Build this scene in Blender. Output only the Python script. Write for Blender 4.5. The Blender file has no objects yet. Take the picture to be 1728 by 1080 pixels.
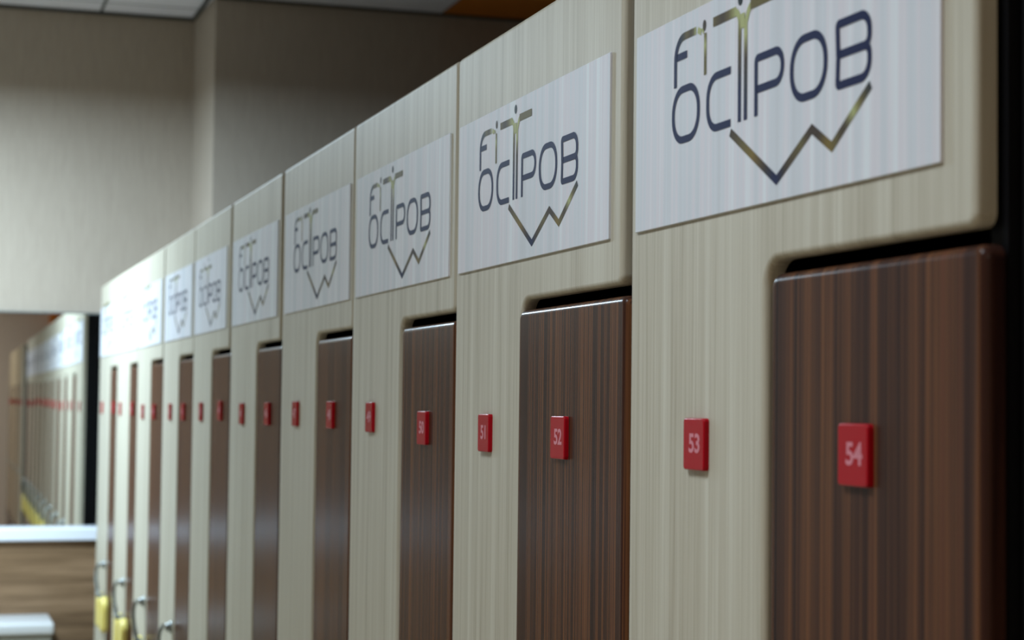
import bpy, bmesh, math, random
from mathutils import Vector, Matrix

# ------------------------------------------------------------------ camera, world, exposure
SC = bpy.context.scene
COL = SC.collection
FPX, YAW, PITCH, ROLL = 3115.58, 0.30558, 0.045326, 0.011508
cam_data = bpy.data.cameras.new('camera')
cam_data.sensor_width = 36.0
cam_data.lens = FPX / 1728 * 36.0
cam_data.clip_start = 0.02
cam = bpy.data.objects.new('camera', cam_data)
COL.objects.link(cam)
Fw = Vector((math.sin(YAW) * math.cos(PITCH), math.cos(YAW) * math.cos(PITCH), math.sin(PITCH)))
Rt = Vector((math.cos(YAW), -math.sin(YAW), 0))
Up = Rt.cross(Fw)
r2 = math.cos(ROLL) * Rt + math.sin(ROLL) * Up
u2 = -math.sin(ROLL) * Rt + math.cos(ROLL) * Up
CAM = Vector((-0.5226, 0.0, 1.45))
cam.matrix_world = Matrix(((r2.x, u2.x, -Fw.x, CAM.x), (r2.y, u2.y, -Fw.y, CAM.y), (r2.z, u2.z, -Fw.z, CAM.z), (0, 0, 0, 1)))
cam_data.dof.use_dof = True
cam_data.dof.focus_distance = 1.62
cam_data.dof.aperture_fstop = 9.5
SC.camera = cam

world = bpy.data.worlds.new('world')
SC.world = world
world.use_nodes = True
world.node_tree.nodes['Background'].inputs[0].default_value = (0.8, 0.85, 1.0, 1)
world.node_tree.nodes['Background'].inputs[1].default_value = 0.0

SC.view_settings.view_transform = 'Standard'
SC.view_settings.look = 'None'
SC.view_settings.gamma = 1.0
SC.view_settings.use_curve_mapping = False
SC.view_settings.exposure = 0.0
try:
    SC.cycles.use_denoising = True
    SC.cycles.max_bounces = 10
    SC.cycles.caustics_reflective = True
except Exception:
    pass

# hooded pendant near the mirror wall: x, y, z of the shade's mouth, watts, colour
PENDANT = (-0.84, 5.22, 2.54, 104.0, (0.67, 0.86, 1.0))
# ceiling lamps: (x, y, watts, colour, spread in degrees, label)
LAMPS = [
    (-1.05, 1.10, 19.0, (0.80, 0.91, 1.0), 120, 'square recessed ceiling lamp above the near end of the aisle'),
    (-1.15, -2.0, 25.0, (1.0, 0.88, 0.72), 160, 'warm square recessed ceiling lamp near the rear wall'),
]
CEIL = 2.78

# ------------------------------------------------------------------ materials
MATS = {}
def new_mat(name, base=(0.5, 0.5, 0.5), rough=0.5, metal=0.0, spec=0.5):
    m = bpy.data.materials.new(name)
    m.use_nodes = True
    b = m.node_tree.nodes['Principled BSDF']
    b.inputs['Base Color'].default_value = (*base, 1)
    b.inputs['Roughness'].default_value = rough
    b.inputs['Metallic'].default_value = metal
    b.inputs['Specular IOR Level'].default_value = spec
    MATS[name] = m
    return m, m.node_tree.nodes, m.node_tree.links, b

def grain(name, stops, scale, rough=0.4, spec=0.5, detail=6, bump=0.0, dist=0.0, coord='Object', second=None):
    m, N, Lk, b = new_mat(name, rough=rough, spec=spec)
    tc = N.new('ShaderNodeTexCoord')
    oi = N.new('ShaderNodeObjectInfo')
    mul = N.new('ShaderNodeVectorMath'); mul.operation = 'SCALE'
    mul.inputs[0].default_value = (7.3, 3.1, 5.7)
    Lk.new(oi.outputs['Random'], mul.inputs['Scale'])
    add = N.new('ShaderNodeVectorMath'); add.operation = 'ADD'
    Lk.new(tc.outputs[coord], add.inputs[0]); Lk.new(mul.outputs[0], add.inputs[1])
    mp = N.new('ShaderNodeMapping'); mp.inputs['Scale'].default_value = scale
    Lk.new(add.outputs[0], mp.inputs['Vector'])
    nz = N.new('ShaderNodeTexNoise'); nz.inputs['Scale'].default_value = 1.0
    nz.inputs['Detail'].default_value = detail; nz.inputs['Roughness'].default_value = 0.65
    nz.inputs['Distortion'].default_value = dist
    Lk.new(mp.outputs[0], nz.inputs['Vector'])
    fac = nz.outputs['Fac']
    if second:
        mp2 = N.new('ShaderNodeMapping'); mp2.inputs['Scale'].default_value = second
        Lk.new(add.outputs[0], mp2.inputs['Vector'])
        nz2 = N.new('ShaderNodeTexNoise'); nz2.inputs['Scale'].default_value = 1.0; nz2.inputs['Detail'].default_value = 3
        Lk.new(mp2.outputs[0], nz2.inputs['Vector'])
        mx = N.new('ShaderNodeMath'); mx.operation = 'ADD'
        h1 = N.new('ShaderNodeMath'); h1.operation = 'MULTIPLY'; h1.inputs[1].default_value = 0.55
        h2 = N.new('ShaderNodeMath'); h2.operation = 'MULTIPLY'; h2.inputs[1].default_value = 0.45
        Lk.new(nz.outputs['Fac'], h1.inputs[0]); Lk.new(nz2.outputs['Fac'], h2.inputs[0])
        Lk.new(h1.outputs[0], mx.inputs[0]); Lk.new(h2.outputs[0], mx.inputs[1])
        fac = mx.outputs[0]
    cr = N.new('ShaderNodeValToRGB')
    el = cr.color_ramp.elements
    while len(el) > 1: el.remove(el[0])
    el[0].position = stops[0][0]; el[0].color = (*stops[0][1], 1)
    for p, c in stops[1:]:
        e = el.new(p); e.color = (*c, 1)
    Lk.new(fac, cr.inputs['Fac']); Lk.new(cr.outputs[0], b.inputs['Base Color'])
    if bump:
        bp = N.new('ShaderNodeBump'); bp.inputs['Strength'].default_value = bump; bp.inputs['Distance'].default_value = 0.001
        Lk.new(fac, bp.inputs['Height']); Lk.new(bp.outputs[0], b.inputs['Normal'])
    return m

pale_wood = grain('bleached_oak_foil', [(0.33, (0.30, 0.262, 0.195)), (0.44, (0.425, 0.388, 0.305)), (0.52, (0.465, 0.432, 0.348)), (0.62, (0.53, 0.505, 0.42))],
                  (420, 60, 4.0), rough=0.53, spec=0.2, second=(75, 20, 1.0))
dark_wood = grain('dark_zebrano_foil', [(0.37, (0.008, 0.005, 0.007)), (0.43, (0.040, 0.016, 0.011)), (0.50, (0.048, 0.020, 0.013)), (0.55, (0.150, 0.060, 0.024)), (0.59, (0.050, 0.020, 0.013)), (0.65, (0.12, 0.042, 0.021))],
                  (420, 30, 0.8), rough=0.26, spec=0.10, second=(110, 12, 0.35))
walnut = grain('horizontal_walnut_laminate', [(0.30, (0.07, 0.038, 0.018)), (0.48, (0.19, 0.115, 0.060)), (0.64, (0.33, 0.21, 0.12))],
               (2.2, 8, 46), rough=0.45, second=(1.0, 4, 14))
sign_mat = grain('white_streaked_plastic', [(0.36, (0.54, 0.56, 0.60)), (0.47, (0.58, 0.61, 0.655)), (0.53, (0.62, 0.595, 0.64)), (0.63, (0.66, 0.70, 0.735))],
                 (55, 10, 0.7), rough=0.55, spec=0.15, detail=3)
wall_mat = grain('fibrous_beige_wallpaper', [(0.3, (0.37, 0.315, 0.255)), (0.7, (0.43, 0.37, 0.305))], (160, 160, 12), rough=0.85, spec=0.2, bump=0.2)
new_mat('black_laminate', (0.004, 0.004, 0.005), 0.6, spec=0.1)
new_mat('plate_red', (0.34, 0.003, 0.010), 0.25, spec=0.12)
new_mat('digit_pink', (0.55, 0.19, 0.23), 0.5, spec=0.2)
new_mat('chrome', (0.36, 0.38, 0.38), 0.4, 1.0)
new_mat('cord_grey', (0.20, 0.21, 0.19), 0.5)
new_mat('fob_yellow', (0.64, 0.53, 0.14), 0.35)
new_mat('worktop_white', (0.80, 0.84, 0.92), 0.22)
new_mat('pale_grey_top', (0.52, 0.53, 0.54), 0.3)
new_mat('grey_body', (0.20, 0.195, 0.16), 0.55)
new_mat('orange_paint', (0.62, 0.20, 0.022), 0.6, spec=0.2)
new_mat('rear_wall_paint', (0.62, 0.57, 0.54), 0.8, spec=0.2)
new_mat('dark_profile', (0.05, 0.052, 0.05), 0.6)
new_mat('lamp_frame', (0.75, 0.75, 0.75), 0.4)
new_mat('mirror_silver', (0.86, 0.88, 0.87), 0.0, 1.0)
new_mat('mirror_edge', (0.12, 0.14, 0.14), 0.3)

# printed logo ink: colour printed along each stroke
m, N, Lk, b = new_mat('logo_ink', rough=0.55, spec=0.08)
at = N.new('ShaderNodeAttribute'); at.attribute_name = 'ink'
Lk.new(at.outputs['Color'], b.inputs['Base Color'])

# ceiling tiles with thin seams
m, N, Lk, b = new_mat('grey_ceiling_tile', (0.5, 0.52, 0.56), 0.8, spec=0.1)
tc = N.new('ShaderNodeTexCoord'); mp = N.new('ShaderNodeMapping'); mp.inputs['Location'].default_value = (-0.012, -0.27, 0)
Lk.new(tc.outputs['Object'], mp.inputs['Vector'])
bk = N.new('ShaderNodeTexBrick'); bk.offset = 0.0; bk.inputs['Scale'].default_value = 1.0
bk.inputs['Brick Width'].default_value = 1.11; bk.inputs['Row Height'].default_value = 1.2
bk.inputs['Mortar Size'].default_value = 0.006; bk.inputs['Mortar Smooth'].default_value = 0.2
bk.inputs['Color1'].default_value = (0.84, 0.84, 0.91, 1); bk.inputs['Color2'].default_value = (0.86, 0.86, 0.93, 1)
bk.inputs['Mortar'].default_value = (0.10, 0.11, 0.12, 1)
Lk.new(mp.outputs[0], bk.inputs['Vector']); Lk.new(bk.outputs['Color'], b.inputs['Base Color'])

# floor tiles
m, N, Lk, b = new_mat('beige_floor_tile', rough=0.35)
tc = N.new('ShaderNodeTexCoord')
bk = N.new('ShaderNodeTexBrick'); bk.offset = 0.0; bk.inputs['Scale'].default_value = 1.0
bk.inputs['Brick Width'].default_value = 0.45; bk.inputs['Row Height'].default_value = 0.45; bk.inputs['Mortar Size'].default_value = 0.004
bk.inputs['Color1'].default_value = (0.55, 0.46, 0.32, 1); bk.inputs['Color2'].default_value = (0.58, 0.49, 0.35, 1); bk.inputs['Mortar'].default_value = (0.2, 0.17, 0.13, 1)
Lk.new(tc.outputs['Object'], bk.inputs['Vector']); Lk.new(bk.outputs['Color'], b.inputs['Base Color'])

def lamp_mat(name, col, s):
    m, N, Lk, b = new_mat(name, (0.8, 0.8, 0.8), 0.5)
    b.inputs['Emission Color'].default_value = (*col, 1); b.inputs['Emission Strength'].default_value = s
    return m

# ------------------------------------------------------------------ mesh helpers
def link(name, bm, mats, parent=None, smooth=False):
    me = bpy.data.meshes.new(name)
    bmesh.ops.recalc_face_normals(bm, faces=bm.faces)
    bm.to_mesh(me); bm.free()
    for mm in (mats if isinstance(mats, (list, tuple)) else [mats]):
        me.materials.append(MATS[mm] if isinstance(mm, str) else mm)
    if smooth:
        for p in me.polygons: p.use_smooth = True
    o = bpy.data.objects.new(name, me); COL.objects.link(o)
    if parent: o.parent = parent
    return o

def box(bm, x0, x1, y0, y1, z0, z1, mi=0):
    v = [bm.verts.new(p) for p in ((x0, y0, z0), (x1, y0, z0), (x1, y1, z0), (x0, y1, z0), (x0, y0, z1), (x1, y0, z1), (x1, y1, z1), (x0, y1, z1))]
    for q in ((0, 3, 2, 1), (4, 5, 6, 7), (0, 1, 5, 4), (1, 2, 6, 5), (2, 3, 7, 6), (3, 0, 4, 7)):
        f = bm.faces.new([v[i] for i in q]); f.material_index = mi
    return v

def bevel_all(bm, w, seg=3):
    bmesh.ops.bevel(bm, geom=list(bm.edges), offset=w, segments=seg, affect='EDGES', profile=0.5, clamp_overlap=True)

def round_outline(pts, seg=8):
    """pts: (x, z, radius), counter-clockwise; returns outline with arcs at the corners."""
    out = []; n = len(pts)
    for i in range(n):
        P = Vector(pts[i][:2]); r = pts[i][2]
        A = (Vector(pts[i - 1][:2]) - P).normalized(); B = (Vector(pts[(i + 1) % n][:2]) - P).normalized()
        if r <= 0: out.append(P); continue
        ang = A.angle(B); d = r / math.tan(ang / 2)
        s = P + A * d; e = P + B * d; c = P + (A + B).normalized() * (r / math.sin(ang / 2))
        a0 = math.atan2(s.y - c.y, s.x - c.x); a1 = math.atan2(e.y - c.y, e.x - c.x)
        da = (a1 - a0 + math.pi) % (2 * math.pi) - math.pi
        for k in range(seg + 1):
            a = a0 + da * k / seg
            out.append(Vector((c.x + r * math.cos(a), c.y + r * math.sin(a))))
    return out

def inset(poly, d):
    n = len(poly); out = []
    for i in range(n):
        a, p, c = poly[i - 1], poly[i], poly[(i + 1) % n]
        t1 = (p - a).normalized(); t2 = (c - p).normalized()
        n1 = Vector((-t1.y, t1.x)); n2 = Vector((-t2.y, t2.x))
        m_ = (n1 + n2).normalized(); k = max(0.3, m_.dot(n1))
        out.append(p + m_ * (d / k))
    return out

def slab(bm, outline, thick, r, seg=5, y0=0.0, mi=0):
    """panel whose front face is at y0 (towards -y), soft rounded front edge of radius r."""
    rings = []
    for k in range(seg + 1):
        a = math.pi / 2 * k / seg
        pl = inset(outline, r * (1 - math.sin(a))) if k < seg else outline
        rings.append([bm.verts.new((p.x, y0 + r * (1 - math.cos(a)), p.y)) for p in pl])
    rings.append([bm.verts.new((p.x, y0 + thick, p.y)) for p in outline])
    n = len(outline)
    for q in range(len(rings) - 1):
        for i in range(n):
            j = (i + 1) % n
            f = bm.faces.new((rings[q][i], rings[q][j], rings[q + 1][j], rings[q + 1][i]))
            f.smooth = q < seg; f.material_index = mi
    f = bm.faces.new(rings[0]); f.material_index = mi
    f = bm.faces.new(list(reversed(rings[-1]))); f.material_index = mi

def tube(bm, pts, r, seg=10, closed=False):
    pts = [Vector(p) for p in pts]; n = len(pts); rings = []
    ref = Vector((0.13, 0.27, 0.95))
    for i, p in enumerate(pts):
        a = pts[(i - 1) % n] if (closed or i > 0) else p
        c = pts[(i + 1) % n] if (closed or i < n - 1) else p
        t = (c - a).normalized()
        u = t.cross(ref).normalized(); v = t.cross(u)
        rings.append([bm.verts.new(p + (u * math.cos(2 * math.pi * k / seg) + v * math.sin(2 * math.pi * k / seg)) * r) for k in range(seg)])
    for i in range(n if closed else n - 1):
        A, B = rings[i], rings[(i + 1) % n]
        for k in range(seg):
            bm.faces.new((A[k], A[(k + 1) % seg], B[(k + 1) % seg], B[k])).smooth = True
    if not closed:
        bm.faces.new(rings[0]); bm.faces.new(list(reversed(rings[-1])))

def cyl_y(bm, cx, cz, r, y0, y1, seg=24, mi=0):
    A = [bm.verts.new((cx + r * math.cos(2 * math.pi * k / seg), y0, cz + r * math.sin(2 * math.pi * k / seg))) for k in range(seg)]
    B = [bm.verts.new((v.co.x, y1, v.co.z)) for v in A]
    for k in range(seg):
        f = bm.faces.new((A[k], A[(k + 1) % seg], B[(k + 1) % seg], B[k])); f.smooth = True; f.material_index = mi
    f = bm.faces.new(A); f.material_index = mi
    f = bm.faces.new(list(reversed(B))); f.material_index = mi

def struct(name, bm, mat, smooth=False):
    o = link(name, bm, mat, None, smooth); o['kind'] = 'structure'; return o

def thing(name, label, cat, loc=(0, 0, 0), rot=0.0, group=None):
    o = bpy.data.objects.new(name, None); COL.objects.link(o)
    o.empty_display_size = 0.1
    o.location = loc; o.rotation_euler = (0, 0, rot)
    o['label'] = label; o['category'] = cat
    if group: o['group'] = group
    return o

# ------------------------------------------------------------------ room shell
XL, XR, YR, YF, YP = -2.4, 3.2, -3.6, 6.43, 6.05
bm = bmesh.new(); box(bm, XL, XR, YR, YF, -0.1, 0.0); struct('floor', bm, 'beige_floor_tile')
bm = bmesh.new(); box(bm, XL - .1, 1.12, YR - .1, YF + .1, CEIL, CEIL + .1); struct('ceiling', bm, 'grey_ceiling_tile')
bm = bmesh.new(); box(bm, 1.12, XR + .1, YR - .1, YF + .1, CEIL, CEIL + .1); struct('trim_1', bm, 'orange_paint')
bm = bmesh.new(); box(bm, XL - .1, XR + .1, YF, YF + .1, 0, CEIL); struct('wall_far', bm, wall_mat)
bm = bmesh.new()                                    # projecting section of the far wall, its return slightly splayed
v = [bm.verts.new((x, y, z)) for z in (0, CEIL) for x, y in ((0.350, YP), (XR, YP), (XR, YF - .001), (0.332, YF - .001))]
for q in ((0, 1, 5, 4), (1, 2, 6, 5), (2, 3, 7, 6), (3, 0, 4, 7), (3, 2, 1, 0), (4, 5, 6, 7)): bm.faces.new([v[i] for i in q])
struct('wall_back', bm, wall_mat)
bm = bmesh.new(); box(bm, XL - .1, XL, YR, YF, 0, CEIL); struct('wall_left', bm, wall_mat)
bm = bmesh.new(); box(bm, XR, XR + .1, YR, YF, 0, CEIL); struct('wall_right', bm, wall_mat)
bm = bmesh.new(); box(bm, XL, XR, YR - .1, YR, 0, CEIL); struct('wall_rear', bm, 'rear_wall_paint')
bm = bmesh.new(); box(bm, XL, 0.332, YF - .012, YF, CEIL - .011, CEIL); box(bm, 0.352, XR, YP - .012, YP, CEIL - .008, CEIL)
box(bm, 0.322, 0.334, YP, YF - .012, CEIL - .009, CEIL)
struct('trim_2', bm, 'dark_profile')
bm = bmesh.new(); box(bm, 0.34, XR, YR, YR + .35, 2.06, CEIL); struct('trim_3', bm, 'orange_paint')

# ------------------------------------------------------------------ ceiling lamps
for k, (lx, ly, watts, col, spread, lab) in enumerate(LAMPS):
    t = thing('ceiling_light', lab, 'lamp', (lx, ly, CEIL), 0, 'recessed ceiling lamps')
    bm = bmesh.new()
    for a in ((-.31, .31, -.31, -.29), (-.31, .31, .29, .31), (-.31, -.29, -.29, .29), (.29, .31, -.29, .29)):
        box(bm, *a, -.014, 0.0)
    link('frame', bm, 'lamp_frame', t)
    bm = bmesh.new(); box(bm, -.29, .29, -.29, .29, -.006, -.001)
    link('diffuser', bm, lamp_mat('lamp_glow_%d' % k, col, 4.0), t)
    ld = bpy.data.lights.new('lamp', 'AREA'); ld.shape = 'SQUARE'; ld.size = 0.56; ld.energy = watts; ld.color = col
    ld.spread = math.radians(spread)
    lo = bpy.data.objects.new('lamp', ld); COL.objects.link(lo); lo.parent = t; lo.location = (0, 0, -0.012)

px, py, pz, pw, pc = PENDANT
t = thing('pendant_lamp', 'hooded pendant lamp hanging over the aisle before the mirror wall', 'lamp', (px, py, pz))
bm = bmesh.new(); prof = [(0.19, 0.0), (0.186, 0.03), (0.165, 0.085), (0.12, 0.13), (0.05, 0.155), (0.022, 0.165)]; rows = []
for off in (0.0, 0.004):
    for r_, z_ in (prof if off == 0 else list(reversed(prof))):
        rows.append([bm.verts.new(((r_ - off) * math.cos(2 * math.pi * k / 32), (r_ - off) * math.sin(2 * math.pi * k / 32), z_ - off * .5)) for k in range(32)])
for A, B in zip(rows, rows[1:] + rows[:1]):
    for k in range(32): bm.faces.new((A[k], A[(k + 1) % 32], B[(k + 1) % 32], B[k])).smooth = True
link('shade', bm, 'dark_profile', t)
bm = bmesh.new(); tube(bm, [(0, 0, .16), (0, 0, .19), (0, 0, CEIL - pz)], 0.004, 8); link('cord', bm, 'dark_profile', t)
bm = bmesh.new(); bmesh.ops.create_uvsphere(bm, u_segments=20, v_segments=12, radius=0.045, matrix=Matrix.Translation((0, 0, .085))); link('bulb', bm, lamp_mat('pendant_glow', pc, 5.0), t, True)
ld = bpy.data.lights.new('lamp', 'AREA'); ld.shape = 'DISK'; ld.size = 0.34; ld.energy = pw; ld.color = pc
lo = bpy.data.objects.new('lamp', ld); COL.objects.link(lo); lo.parent = t; lo.location = (0, 0, 0.004)

# ------------------------------------------------------------------ logo sign
NAVY = (0.060, 0.085, 0.25); BRN = (0.24, 0.19, 0.14); OLV = (0.38, 0.34, 0.19); PALE = (0.64, 0.66, 0.45); GOLD = (0.46, 0.38, 0.15); GRY = (0.16, 0.175, 0.20)
def round_path(pts, seg=8):
    out = []
    for i, p in enumerate(pts):
        P = Vector(p[:2]); r = p[2] if len(p) > 2 else 0
        if r <= 0 or i in (0, len(pts) - 1): out.append(P); continue
        A = (Vector(pts[i - 1][:2]) - P).normalized(); B = (Vector(pts[i + 1][:2]) - P).normalized()
        ang = A.angle(B); d = r / math.tan(ang / 2); s = P + A * d; e = P + B * d
        c = P + (A + B).normalized() * (r / math.sin(ang / 2))
        a0 = math.atan2(s.y - c.y, s.x - c.x); a1 = math.atan2(e.y - c.y, e.x - c.x)
        da = (a1 - a0 + math.pi) % (2 * math.pi) - math.pi
        for k in range(seg + 1):
            a = a0 + da * k / seg; out.append(Vector((c.x + r * math.cos(a), c.y + r * math.sin(a))))
    return out

def subdivide(path, closed, step=4.0):
    out = []; n = len(path)
    for i in range(n if closed else n - 1):
        a, c = path[i], path[(i + 1) % n]; k = max(1, int((c - a).length / step))
        for j in range(k): out.append(a.lerp(c, j / k))
    if not closed: out.append(path[-1])
    return out

def ramp(stops, t):
    for (t0, c0), (t1, c1) in zip(stops, stops[1:]):
        if t <= t1:
            k = (t - t0) / max(1e-6, t1 - t0); return tuple(a + (b_ - a) * k for a, b_ in zip(c0, c1))
    return stops[-1][1]

def stroke(bm, lay, path, w, stops, y, closed=False, mi=1, S=0.001):
    path = subdivide(path, closed); n = len(path); Lh = [0.0]
    for i in range(1, n): Lh.append(Lh[-1] + (path[i] - path[i - 1]).length)
    tot = Lh[-1] or 1; rows = []
    for i in range(n):
        p = path[i]; a = path[i - 1] if (closed or i > 0) else None; c = path[(i + 1) % n] if (closed or i < n - 1) else None
        t1 = (p - a).normalized() if a is not None else (c - p).normalized()
        t2 = (c - p).normalized() if c is not None else t1
        n1 = Vector((-t1.y, t1.x)); m_ = n1 + Vector((-t2.y, t2.x))
        m_ = m_.normalized() if m_.length > 1e-6 else n1
        d = w / 2 / max(0.45, m_.dot(n1))
        rows.append([bm.verts.new(((p.x + s * m_.x * d) * S, y, (p.y + s * m_.y * d) * S)) for s in (1, -1)])
    for i in range(n if closed else n - 1):
        j = (i + 1) % n
        f = bm.faces.new((rows[i][0], rows[i][1], rows[j][1], rows[j][0])); f.material_index = mi
        for lp in f.loops:
            q = i if lp.vert in rows[i] else j
            lp[lay] = (*ramp(stops, Lh[q] / tot), 1)

def disc(bm, lay, cx, cz, rx, rz, col, y, mi=1, S=0.001, seg=20):
    f = bm.faces.new([bm.verts.new(((cx + rx * math.cos(2 * math.pi * k / seg)) * S, y, (cz + rz * math.sin(2 * math.pi * k / seg)) * S)) for k in range(seg)])
    f.material_index = mi
    for lp in f.loops: lp[lay] = (*col, 1)

def make_sign(width, height, S):
    """sign board in its own frame: x from the left edge, z up from the lower edge, front towards -y."""
    bm = bmesh.new(); lay = bm.loops.layers.color.new('ink')
    slab(bm, round_outline([(0, 0, .0008), (width, 0, .0008), (width, height, .0008), (0, height, .0008)], 2), 0.002, 0.0005, 2, 0.0, 0)
    y = -0.00025; one = lambda c: [(0, c), (1, c)]
    st = lambda pts, w, stops, closed=False, yy=y: stroke(bm, lay, round_path(pts), w, stops, yy, closed, S=S)
    # F
    st([(78.5, 99), (78.5, 134.3, 16), (116, 134.3)], 5.4, [(0, NAVY), (.42, NAVY), (.6, GRY), (.75, OLV), (.9, BRN), (1, PALE)])
    st([(80.5, 120.5), (100, 120.5)], 5.4, one(NAVY))
    # i, a small figure
    disc(bm, lay, 132.6, 137.2, 2.9, 4.0, BRN, y)
    st([(132.4, 129.5), (132.4, 100)], 4.4, [(0, OLV), (.3, PALE), (.6, OLV), (1, OLV)])
    st([(119, 134), (125.5, 131.5)], 4.4, one(PALE)); st([(127, 133.4), (129.6, 130)], 2.2, one(PALE))
    # T, a figure with spread arms, its two legs running down through the lower word
    st([(190, 58.5), (190, 134.3, 9), (146, 134.3)], 5.0, [(0, NAVY), (.18, NAVY), (.34, BRN), (.5, OLV), (.62, PALE), (.72, PALE), (.86, BRN), (1, OLV)])
    st([(199.6, 58.5), (199.6, 124), (206, 134.3, 9), (243.5, 134.3)], 5.3, [(0, NAVY), (.2, GRY), (.36, BRN), (.5, PALE), (.66, PALE), (.76, OLV), (1, OLV)])
    st([(194.8, 131), (194.8, 121)], 7.0, one(PALE), yy=y - 0.0001)
    disc(bm, lay, 193.5, 143.2, 3.8, 4.3, (0.13, 0.15, 0.15), y)
    st([(184, 134.3), (146, 134.3)], 6.6, [(0, PALE), (.3, OLV), (.6, BRN), (1, OLV)], yy=y - 0.0001)
    st([(207, 134.3), (243.5, 134.3)], 6.6, [(0, OLV), (.4, OLV), (1, OLV)], yy=y - 0.0001)
    # lower word
    st([(98, 96, 0), (121, 96, 17), (121, 59.5, 17), (75, 59.5, 17), (75, 96, 17), (98, 96)], 5.3, one(NAVY))
    st([(176, 96), (137.3, 96, 15), (137.3, 60, 15), (176, 60)], 5.3, one(NAVY))
    st([(216, 58.5), (216, 96.6, 3), (255.3, 96.6, 10), (255.3, 76, 10), (217, 76)], 5.3, one(NAVY))
    st([(291, 97, 0), (314.6, 97, 17), (314.6, 60.2, 17), (268.6, 60.2, 17), (268.6, 97, 17), (291, 97)], 5.3, one(NAVY))
    st([(331, 78.5), (330, 60, 2), (369.5, 60, 10), (369.5, 78.5, 6), (331, 78.5)], 5.3, one(NAVY))
    st([(331, 78.5), (330, 97, 2), (369.5, 97, 10), (369.5, 78.5, 6), (350, 78.5)], 5.3, one(NAVY), yy=y - 0.0001)
    # zigzag
    st([(175.5, 53.5), (247.2, 13), (296.7, 39), (323, 24.5), (371, 54.5)], 5.8,
       [(0, BRN), (.1, OLV), (.18, GOLD), (.27, BRN), (.35, NAVY), (.37, NAVY), (.43, BRN), (.54, OLV), (.60, BRN), (.66, BRN), (.72, GOLD), (.77, OLV), (.83, BRN), (.89, PALE), (.94, OLV), (1, GRY)])
    return bm

# ------------------------------------------------------------------ number plate
PW, PH = 0.037, 0.037
def digits_mesh(txt):
    cu = bpy.data.curves.new('digits', 'FONT'); cu.body = txt; cu.align_x = 'CENTER'; cu.align_y = 'CENTER'; cu.size = 0.0185; cu.resolution_u = 4; cu.space_character = 0.95; cu.offset = 0.0005
    o = bpy.data.objects.new('digits', cu); COL.objects.link(o)
    me = bpy.data.meshes.new_from_object(o.evaluated_get(bpy.context.evaluated_depsgraph_get()))
    bpy.data.objects.remove(o); bpy.data.curves.remove(cu)
    return me

def make_plate(txt):
    """red two-layer engraved plate, centred, front towards -y, back at y = 0."""
    bm = bmesh.new()
    ol = round_outline([(-PW / 2, -PH / 2, .003), (PW / 2, -PH / 2, .003), (PW / 2, PH / 2, .003), (-PW / 2, PH / 2, .003)], 5)
    slab(bm, ol, 0.0042, 0.0012, 4, -0.0042, 0)
    if txt:
        me = digits_mesh(txt); vs = [bm.verts.new((v.co.x * 1.16 + 0.0020, -0.00428, v.co.y)) for v in me.vertices]
        for p in me.polygons:
            try: bm.faces.new([vs[i] for i in p.vertices]).material_index = 1
            except ValueError: pass
        bpy.data.meshes.remove(me)
    return bm

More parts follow.
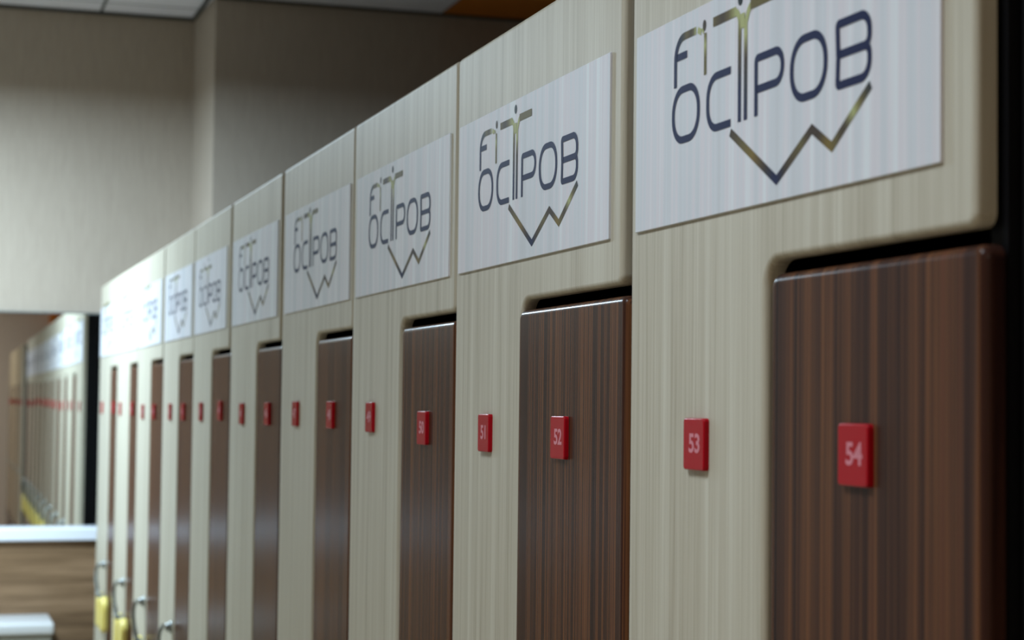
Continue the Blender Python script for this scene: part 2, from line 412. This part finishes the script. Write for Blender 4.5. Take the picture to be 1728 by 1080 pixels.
# ------------------------------------------------------------------ lockers
ZT, ZN, ZD, ZB, ZK = 1.810, 1.546, 1.5365, 0.56, 0.10   # top, notch, dark door top, foot of the pale leg, plinth top
def make_locker(L, RL, RD, dark_left, sgn, pl_pale, pl_dark, nums, label, pitch_end, group, rim=0.0095, proud=0.0):
    t = thing('locker', label, 'locker', (0, L, 0), -math.pi / 2, group)
    w, wd = L - RL, L - RD
    lw = L - dark_left - rim
    dx = L - dark_left - 0.0015
    # carcass: open-fronted shell of black boards with a shelf-like plinth
    we = L - pitch_end
    bm = bmesh.new(); y0, y1 = 0.016, 0.50
    box(bm, 0.001, 0.017, y0, y1, 0.0, 1.80); box(bm, we - 0.017, we - 0.001, y0, y1, 0.0, 1.80)
    box(bm, 0.017, we - 0.017, y0, y1, 1.784, 1.80); box(bm, 0.017, we - 0.017, y1 - .012, y1, 0.0, 1.784)
    box(bm, 0.017, we - 0.017, y0 + .03, y1 - .012, 0.0, 0.095)
    box(bm, 0.017, we - 0.017, y0 + .06, y1 - .012, 0.545, 0.561)
    link('carcass', bm, 'black_laminate', t)
    # pale L-shaped door
    bm = bmesh.new()
    slab(bm, round_outline([(0, ZB, .007), (lw, ZB, .007), (lw, ZN, .019), (w, ZN, .008), (w, ZT, .007), (0, ZT, .007)]), 0.013, 0.0044)
    pd = link('pale_door', bm, pale_wood, t); pd['label'] = 'bleached oak door wide at the top with a narrow leg'
    # dark interlocking door
    bm = bmesh.new()
    slab(bm, round_outline([(0, ZK, .007), (wd, ZK, .007), (wd, ZD, .008), (dx, ZD, .010), (dx, ZB - .004, .012), (0, ZB - .004, .007)]), 0.013 + proud, 0.0058, y0=-proud)
    dd = link('dark_door', bm, dark_wood, t); dd['label'] = 'dark striped door with a narrow upright part'
    # logo sign on the pale door
    if sgn:
        sl, sr = L - sgn[0], L - sgn[1]
        s = link('logo_sign', make_sign(sr - sl, 0.1525, 0.001 * (sr - sl) / 0.4475), [sign_mat, 'logo_ink'], pd)
        s.location = (sl, -0.002, 1.5835); s['label'] = 'white logo sign'
    # number plates
    for (py, pz), door, txt in ((pl_pale, pd, nums[0]), (pl_dark, dd, nums[1])):
        n = link('number_plate', make_plate(txt), ['plate_red', 'digit_pink'], door)
        n.location = (L - py + 0.0012, -proud if door is dd else 0, pz); n['label'] = 'red number plate'
    # cam locks, one per door
    for door, lx, lz in ((pd, lw - 0.030, 0.952), (dd, dx + 0.040, 0.52)):
        bm = bmesh.new(); cyl_y(bm, 0, 0, 0.013, -0.006, 0.0); cyl_y(bm, 0, 0, 0.009, -0.014, -0.006)
        box(bm, -0.0025, 0.0025, -0.0150, -0.014, -0.006, 0.006)
        k = link('lock', bm, 'chrome', door); k.location = (lx, -proud if door is dd else 0, lz)
    return t, lw

#            L      R pale R dark dark_left  sign (far, near)   plate pale (y, z)  plate dark (y, z)
UNITS = [
    (1.349, 0.849, 0.841, 1.096, (1.335, 0.881), (1.2140, 1.4228), (0.9775, 1.4222), ('53', '54')),
    (1.852, 1.370, 1.355, 1.629, (1.839, 1.394), (1.7350, 1.4212), (1.5060, 1.4214), ('51', '52')),
    (2.343, 1.856, 1.855, 2.0785, (2.3215, 1.8765), (2.2290, 1.4313), (1.9735, 1.4222), ('49', '50')),
    (2.845, 2.347, 2.346, 2.568, (2.8205, 2.3620), (2.7150, 1.4315), (2.4655, 1.4320), ('47', '48')),
    (3.355, 2.865, 2.849, 3.066, (3.3360, 2.8840), (3.2080, 1.4272), (2.9550, 1.4294), ('45', '46')),
    (3.850, 3.377, 3.359, 3.579, (3.8330, 3.4070), (3.7120, 1.4268), (3.4610, 1.4310), ('43', '44')),
    (4.359, 3.856, 3.854, 4.071, (4.3340, 3.8740), (4.2030, 1.4229), (3.9850, 1.4246), ('41', '42')),
    (4.913, 4.378, 4.363, 4.604, (4.9000, 4.4050), (4.7600, 1.4187), (4.5220, 1.4205), ('39', '40')),
    (5.462, 4.920, 4.917, 5.100, (5.4480, 4.9400), (5.3360, 1.4227), (5.0250, 1.4246), ('37', '38')),
    (6.035, 5.468, 5.466, 5.666, (6.0200, 5.4900), (5.9200, 1.4228), (5.5470, 1.4249), ('35', '36')),
]
LOCKER_LABELS = [
    'two-tone locker with red plates 53 and 54, nearest, cut off beside the black edge',
    'two-tone locker with red plates 51 and 52, second from the right',
    'two-tone locker with red plates 49 and 50, third from the right',
    'two-tone locker with plates 47 and 48, fourth from the right',
    'two-tone locker with plates 45 and 46, fifth from the right',
    'two-tone locker with plates 43 and 44, sixth from the right',
    'two-tone locker with plates 41 and 42, fourth from the mirror wall',
    'brightly lit two-tone locker with plates 39 and 40, third from the mirror wall',
    'brightly lit two-tone locker with plates 37 and 38, second from the mirror wall',
    'narrowest-looking two-tone locker at the far end, next to the mirror and wooden panel',
]
FOB_LABELS = [
    'yellow key fob hanging on the nearest locker, 53, below the frame',
    'yellow key fob hanging on locker 51, below the frame',
    'yellow key fob hanging on locker 49, seen only in the mirror',
    'yellow key fob hanging on locker 47, seen only in the mirror',
    'yellow key fob hanging on locker 45, seen only in the mirror',
    'yellow key fob hanging on locker 43, seen only in the mirror',
    'yellow key fob on the fourth locker from the mirror, only its cord in frame',
    'yellow key fob on the third locker from the mirror, just its top showing',
    'yellow key fob on the second locker from the mirror, hanging from a grey cord',
    'farthest yellow key fob, on the last locker beside the wooden panel',
]
lock_spots = []
for i, (L, RL, RD, dl, sg, pp, pdk, nums) in enumerate(UNITS):
    end = UNITS[i - 1][0] + 0.001 if i else RD + 0.001
    t, lw = make_locker(L, RL, RD, dl, sg, pp, pdk, nums, LOCKER_LABELS[i], end, 'two-tone lockers of the long row', *((-0.001, 0.002) if i == 1 else ()))
    lock_spots.append(L - (lw - 0.030))

# key fobs hanging from the locks of the pale doors
def make_fob(y, label, flip):
    t = thing('key_fob', label, 'key fob', (0, y, 0.952), -math.pi / 2, 'yellow key fobs on the locker locks')
    # cord: leaves the lock, bows out to the far side and comes back down to the fob
    bm = bmesh.new(); pts = []
    for k in range(17):
        a = k / 16
        pts.append((-0.035 * math.sin(math.pi * a) * flip + 0.041 * a, -0.020 - 0.006 * math.sin(math.pi * a), 0.004 - 0.098 * a + 0.012 * math.sin(math.pi * a)))
    tube(bm, pts, 0.0042, 8); 
    pts = [(x * 0.45 + 0.018, y_ - 0.004, z) for x, y_, z in pts]
    tube(bm, pts, 0.0035, 8)
    link('cord', bm, 'cord_grey', t)
    for xa, xb in ((-.060, .020), (.065, .145)):      # two plump tags side by side on the cord
        bm = bmesh.new()
        slab(bm, round_outline([(xa, -.188, .012), (xb, -.188, .012), (xb, -.086, .034), (xa, -.086, .034)], 6), 0.017, 0.007, 4, -0.022)
        link('tag', bm, 'fob_yellow', t)
    bm = bmesh.new(); tube(bm, [(-.020, -.013, -.094), (.01, -.013, -.090), (.042, -.012, -.092), (.075, -.013, -.090), (.105, -.013, -.094)], 0.004, 8)
    link('ring', bm, 'cord_grey', t)
for i, y in enumerate(lock_spots):
    make_fob(y, FOB_LABELS[i], 1.0 if i % 2 == 0 else 0.75)

# lockers of the next row, behind the camera: seen only in the mirror
for k, nth in enumerate(('first', 'second', 'third', 'fourth', 'fifth', 'sixth')):
    L = 0.145 - 0.505 * k
    make_locker(L, L - .497, L - .499, L - .255, None, (L - .12, 1.423), (L - .37, 1.423), ('', ''),
                'two-tone locker, %s beyond the dark gap, seen only in the mirror' % nth, L - .503, 'lockers of the next row')
bm = bmesh.new(); box(bm, 0.02, 0.05, 0.150, 0.836, 0.0, 1.79)  # added black sheet standing in for the darkness inside the gap between rows
fp = link('gap_shade_sheet', bm, 'black_laminate'); fp['label'] = 'black sheet added to keep the gap at the near end of the lockers dark'; fp['category'] = 'panel'

# ------------------------------------------------------------------ mirror
bm = bmesh.new(); box(bm, -2.0, 0.322, -0.004, 0.0, 1.0195, 1.737)
wm = thing('wall_mirror', 'wide frameless mirror on the far wall above the white ledge', 'mirror', (0, YF - .018, 0), 0)
wm.rotation_euler = (0, 0, -0.0060)     # the mirror hangs a third of a degree out of square
o = link('mirror_glass', bm, 'mirror_silver', wm)
bm = bmesh.new(); box(bm, -2.0, 0.322, -0.0045, 0.0, 1.737, 1.742)
link('edge_strip', bm, 'mirror_edge', wm)

# ------------------------------------------------------------------ ledge under the mirror
VX0, VX1 = -2.0, 0.320
t = thing('mirror_ledge', 'white ledge over a brown wooden panel with horizontal grain, under the mirror', 'ledge', (0, 0, 0))
bm = bmesh.new(); box(bm, VX0, VX1, 6.345, YF - .004, 0.976, 1.019); bevel_all(bm, 0.005, 3)
link('ledge_board', bm, 'worktop_white', t)
bm = bmesh.new(); box(bm, VX0, VX1 - .002, 6.365, YF - .004, 0.0, 0.976); link('wood_panel', bm, walnut, t)

# ------------------------------------------------------------------ low cabinet in front of the vanity
t = thing('low_cabinet', 'low grey cabinet with a pale rounded top, in front of the wooden panel', 'cabinet', (-0.1216, 6.07, 0))
bm = bmesh.new(); box(bm, -0.50, 0.0, 0.0, 0.28, 0.698, 0.736); bevel_all(bm, 0.009, 4)
link('top', bm, 'pale_grey_top', t, True)
bm = bmesh.new(); box(bm, -0.495, -0.006, 0.008, 0.275, 0.03, 0.698); bevel_all(bm, 0.006, 2)
link('body', bm, 'grey_body', t)
for xx in (-0.46, -0.05):
    for yy in (0.04, 0.24):
        bm = bmesh.new(); box(bm, xx - .015, xx + .015, yy - .015, yy + .015, 0, 0.035); link('foot', bm, 'black_laminate', t)
